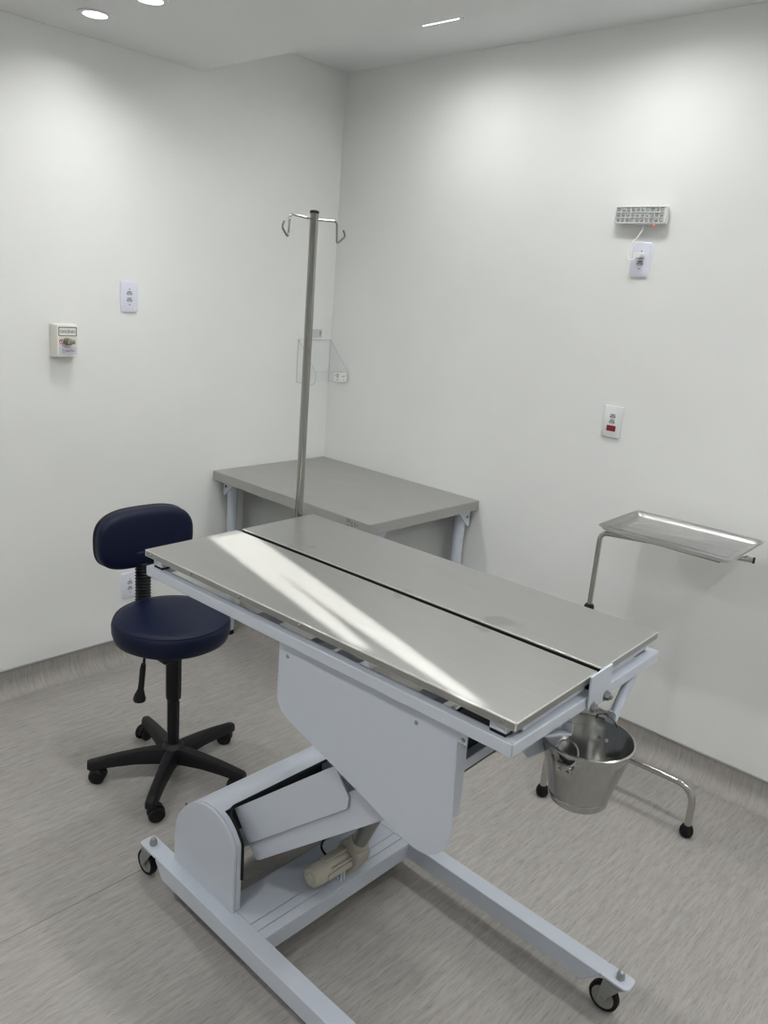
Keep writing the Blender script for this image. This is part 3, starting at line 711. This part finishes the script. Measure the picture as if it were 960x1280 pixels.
def outlet(label, x, y, z, rz, style='curved'):
    o = thing('wall_outlet', label, 'wall socket', (x, y, z), rz, 'wall sockets')
    bm = newbm()
    if style == 'curved': layers = ((.0, .074, .118, .010), (-.004, .074, .118, .010), (-.007, .067, .111, .009))
    else: layers = ((.0, .077, .116, .004), (-.006, .077, .116, .004), (-.0075, .073, .112, .004))
    rg = []
    for d, w, h, r_ in layers: rg.append([bm.verts.new((s, d, t)) for s, t in round_rect(w - (.004 if style == 'curved' else 0), h, r_, 5, .002 if style == 'curved' else 0)])
    for a, b in zip(rg, rg[1:]):
        m2 = len(a)
        for k in range(m2): bm.faces.new((a[k], a[(k + 1) % m2], b[(k + 1) % m2], b[k]))
    bm.faces.new(rg[0]); bm.faces.new(list(reversed(rg[-1])))
    obj('cover_plate', bm, 'outlet' if style == 'curved' else 'outlet_grey', o, sharp=35)
    f_, h_ = newbm(), newbm()
    if style == 'curved':
        socket(f_, h_, 0, .013); socket(f_, h_, 0, -.012)
        cyl_y(h_, 0, .029, -.0066, -.0076, .0022); cyl_y(h_, 0, -.029, -.0066, -.0076, .0022)
    else:
        socket(f_, h_, 0, .020); socket(f_, h_, 0, .000)
    fc = obj('socket_face', f_, 'socketface', o); obj('socket_hole', h_, 'hole', fc)
    if style != 'curved':
        rd = box('red_socket', 'red', o, -.018, .018, -.0085, -.006, -.034, -.013, bevel=.0008)
        bm = newbm()
        for dx, dz_ in ((-.0075, 0), (0, .003), (.0075, 0)): cyl_y(bm, dx, -.0235 + dz_, -.0083, -.0089, .0021)
        obj('socket_hole', bm, 'hole', rd)
    return o
outlet('white double wall socket with rounded plate high on the left wall above the stool', -1.081, 0, 1.520, 0)
outlet('white wall socket low on the left wall half hidden behind the stool', -1.088, 0, .335, 0)
outlet('white wall socket with a plug in it below the emergency lamp', 0, -1.543, 1.793, -PI / 2)
outlet('squared white wall socket with a red outlet below two white ones', 0, -1.532, 1.222, -PI / 2, 'square')

# emergency lamp
E = thing('emergency_lamp', 'grey emergency lamp with rows of small LEDs on the right wall', 'emergency light', (0, -1.5275, 1.938), -PI / 2)
bm = newbm(); rg = []
for d, w, h, r_ in ((0, .178, .050, .006), (-.012, .182, .053, .006), (-.013, .190, .059, .006), (-.028, .190, .059, .006), (-.030, .186, .055, .006)):
    rg.append([bm.verts.new((s, d, t)) for s, t in round_rect(w, h, r_, 5)])
for a, b in zip(rg, rg[1:]):
    for k in range(len(a)): bm.faces.new((a[k], a[(k + 1) % len(a)], b[(k + 1) % len(a)], b[k]))
bm.faces.new(rg[0]); bm.faces.new(list(reversed(rg[-1])))
case = obj('case', bm, 'lamp_white', E, sharp=35)
bm = newbm()                                   # grid of bars between the reflector cells
for i in range(11): xx = -.0875 + i * .0175; add_box(bm, xx - .0012, xx + .0012, -.0345, -.0298, -.026, .026)
for i in range(4): z_ = -.026 + i * .01733; add_box(bm, -.0887, .0887, -.0345, -.0298, z_ - .0012, z_ + .0012)
obj('reflector_grid', bm, 'lamp_white', E)
for i in range(10):
    for j in range(3):
        bm = newbm(); x_ = -.07875 + i * .0175; z_ = -.01733 + j * .01733
        add_lathe(bm, [(.0065, 0), (.0058, .0012), (.0030, .0030), (.0012, .0038), (0, .004)], 10, Matrix.Translation((x_, -.0300, z_)) @ Matrix.Rotation(PI / 2, 4, 'X'))
        obj('led', bm, 'lens', E)
bm = newbm(); add_lathe(bm, [(0, -.003), (.003, -.002), (.003, .001), (0, .002)], 12, Matrix.Translation((.055, -.028, -.0305))); obj('indicator', bm, 'redled', E)
# its cord and plug
K = thing('power_cord', 'thin white power cord with plug looping from the emergency lamp to the socket', 'cord', (0, -1.5275, 1.938), -PI / 2)
cp_ = [(.010, -.014, -.028), (.010, -.018, -.048), (.004, -.030, -.070), (-.012, -.044, -.100), (-.018, -.046, -.128), (-.010, -.042, -.147), (.004, -.038, -.146), (.008, -.034, -.132)]
def smooth(pts, n=8):
    P_ = [Vector(p) for p in pts]; P_ = [P_[0]] + P_ + [P_[-1]]; out = []
    for i in range(1, len(P_) - 2):
        for k in range(n):
            t = k / n; a, b, c, d = P_[i - 1:i + 3]
            out.append(.5 * ((2 * b) + (-a + c) * t + (2 * a - 5 * b + 4 * c - d) * t * t + (-a + 3 * b - 3 * c + d) * t ** 3))
    out.append(P_[-2]); return out
tube('cord', 'cord', K, smooth(cp_), .0023, 10)
bm = newbm(); add_prism(bm, round_rect(.030, .018, .007, 5), (.0155, -.0076, -.1315), (1, 0, 0), (0, 0, 1), (0, -1, 0), .030); obj('plug', bm, 'cord', K, bevel=.003, seg=3)

# oxygen point
O = thing('oxygen_outlet', 'cream oxygen outlet box with printed label and brass connector on the left wall', 'gas outlet', (-1.352, 0, 1.354), 0)
bm = newbm(); rg = []
for d, w, h, r_ in ((0, .088, .120, .004), (-.030, .086, .118, .004), (-.046, .080, .114, .005), (-.050, .076, .110, .005)):
    rg.append([bm.verts.new((s, d, t)) for s, t in round_rect(w, h, r_, 4)])
for a, b in zip(rg, rg[1:]):
    for k in range(len(a)): bm.faces.new((a[k], a[(k + 1) % len(a)], b[(k + 1) % len(a)], b[k]))
bm.faces.new(rg[0]); bm.faces.new(list(reversed(rg[-1]))); obj('box', bm, 'cream', O, sharp=30)
y0 = -.0502
lb = box('name_label', 'paper', O, -.034, .034, y0 - .0006, y0, .018, .050)
bm = newbm()
for q in ((-.034, .034, .0475, .050), (-.034, .034, .018, .0205), (-.034, -.0315, .0205, .0475), (.0315, .034, .0205, .0475)): add_box(bm, q[0], q[1], y0 - .0009, y0 - .0006, q[2], q[3])
obj('label_border', bm, 'ink', lb)
text('lettering', 'OXIGÊNIO', .0145, 'ink', lb, (0, y0 - .0009, .0335), FACE, sx=.82)
wl = box('warning_label', 'pinkpaper', O, -.034, .034, y0 - .0006, y0, -.018, .0145)
bm = newbm()
MX = Matrix.Translation((-.0235, y0 - .0008, -.0015)) @ Matrix.Rotation(PI / 2, 4, 'X')
add_lathe(bm, [(.0068, 0), (.0088, 0), (.0088, .0004), (.0068, .0004)], 28, MX, closed=True)
add_box(bm, -.0075, .0075, -.0004, .0004, -.0009, .0009, mtx=Matrix.Translation((-.0235, y0 - .0008, -.0015)) @ Matrix.Rotation(R(45), 4, 'Y'))
sg = obj('no_smoking_sign', bm, 'redink', wl)
bm = newbm(); add_box(bm, -.0285, -.021, y0 - .0008, y0 - .0006, .0005, .003); obj('cigarette_mark', bm, 'ink', sg)
text('lettering', 'NÃO FUME', .0095, 'redink', wl, (.0105, y0 - .0009, .0015), FACE, sx=.78)
bl = box('maker_label', 'lilac', O, -.034, .034, y0 - .0006, y0, -.050, -.0205)
text('lettering', 'NATIVA', .0095, 'purple', bl, (.008, y0 - .0009, -.0345), FACE)
bm = newbm()
for q in ((-.021, -.0195, -.040, -.029), (-.0195, -.012, -.040, -.0388), (-.013, -.0118, -.040, -.030), (-.0195, -.016, -.0315, -.030)): add_box(bm, q[0], q[1], y0 - .0009, y0 - .0006, q[2], q[3])
obj('logo_mark', bm, 'greyink', bl)
bm = newbm()
MC = Matrix.Translation((-.004, y0, .000)) @ Matrix.Rotation(PI / 2, 4, 'X')
add_lathe(bm, [(0, 0), (.0125, 0), (.0135, .004), (.0125, .010), (.0085, .012), (.0085, .020), (.0105, .021), (.0105, .030), (.006, .032), (0, .032)], 24, MC)
cn = obj('connector', bm, 'brass', O)
bm = newbm(); add_tube(bm, [(.001, y0 - .016, 0), (.017, y0 - .020, -.001)], .0085, 16); obj('connector_nut', bm, 'brass', cn, bevel=.001)

# clear acrylic dispenser in the corner
A = thing('acrylic_dispenser', 'clear acrylic holder with a small printed tag on the left wall beside the corner', 'dispenser', (-.1085, 0, 1.27), 0)
w2 = .1045; tt = .0025
bm = newbm(); add_box(bm, -w2, w2, -tt - .0012, -.0012, -.10, .10); obj('back_panel', bm, 'acrylic', A)
for s in (-1, 1):
    bm = newbm(); add_prism(bm, [(.0036, .0995), (.135, -.036), (.135, -.085), (.11, -.10), (.0036, -.10)], (s * w2 - (tt if s > 0 else 0), 0, 0), (0, -1, 0), (0, 0, 1), (1, 0, 0), tt); obj('side_panel', bm, 'acrylic', A)
bm = newbm(); add_box(bm, -w2, w2, -.135 - tt, -.1352, -.085, -.036); obj('front_panel', bm, 'acrylic', A)
bm = newbm(); e_ = .0011
for s in (-1, 1):
    x_ = s * (w2 - .001)
    for p_, q_ in (((x_, -.004, .1), (x_, -.1355, -.036)), ((x_, -.004, .1), (x_, -.004, -.1)), ((x_, -.1355, -.036), (x_, -.1355, -.085)), ((x_, -.1355, -.085), (x_, -.11, -.1)), ((x_, -.11, -.1), (x_, -.004, -.1))):
        add_tube(bm, [p_, q_], e_, 6)
add_tube(bm, [(-w2, -.004, .1), (w2, -.004, .1)], e_, 6); add_tube(bm, [(-w2, -.1365, -.036), (w2, -.1365, -.036)], e_ * .8, 6)
obj('polished_edge', bm, 'acrylic_edge', A)
tg = box('tag', 'paper', A, .012, .098, -.1395, -.1382, -.084, -.042)
text('tag_figure', '0', .026, 'greyink', tg, (.034, -.1399, -.056), FACE, sx=1.1)
bm = newbm()
for q in ((.024, .046, -.0745, -.0715), (.062, .084, -.062, -.0595), (.066, .080, -.0595, -.0565), (.068, .085, -.078, -.0755)): add_box(bm, q[0], q[1], -.1398, -.1395, q[2], q[3])
obj('tag_print', bm, 'paleink', tg)
bm = newbm()
for x_ in (.0185, .0885): cyl_y(bm, x_, -.052, -.1395, -.1400, .0022, 10)
obj('tag_pin', bm, 'greyink', tg)
Q = thing('wall_card', 'small grey card with a dark mark on the left wall above the acrylic holder', 'card', (-.108, 0, 1.398), 0)
box('card', 'card', Q, -.040, .044, -.0035, -.0005, -.020, .020, bevel=.0006)
bm = newbm(); add_box(bm, .030, .033, -.0042, -.0035, -.012, .010); add_box(bm, .0285, .0345, -.0042, -.0035, .004, .010); obj('mark', bm, 'hole', Q)

# ------------------------------------------------------------------ world and view
w = bpy.data.worlds.new('world'); bpy.context.scene.world = w; w.use_nodes = True
w.node_tree.nodes['Background'].inputs[0].default_value = (.6, .7, .85, 1); w.node_tree.nodes['Background'].inputs[1].default_value = .4
bpy.context.scene.cycles.transparent_max_bounces = 48
vs = bpy.context.scene.view_settings
vs.view_transform = 'Standard'; vs.look = 'None'; vs.gamma = 1; vs.use_curve_mapping = False; vs.exposure = 0.16
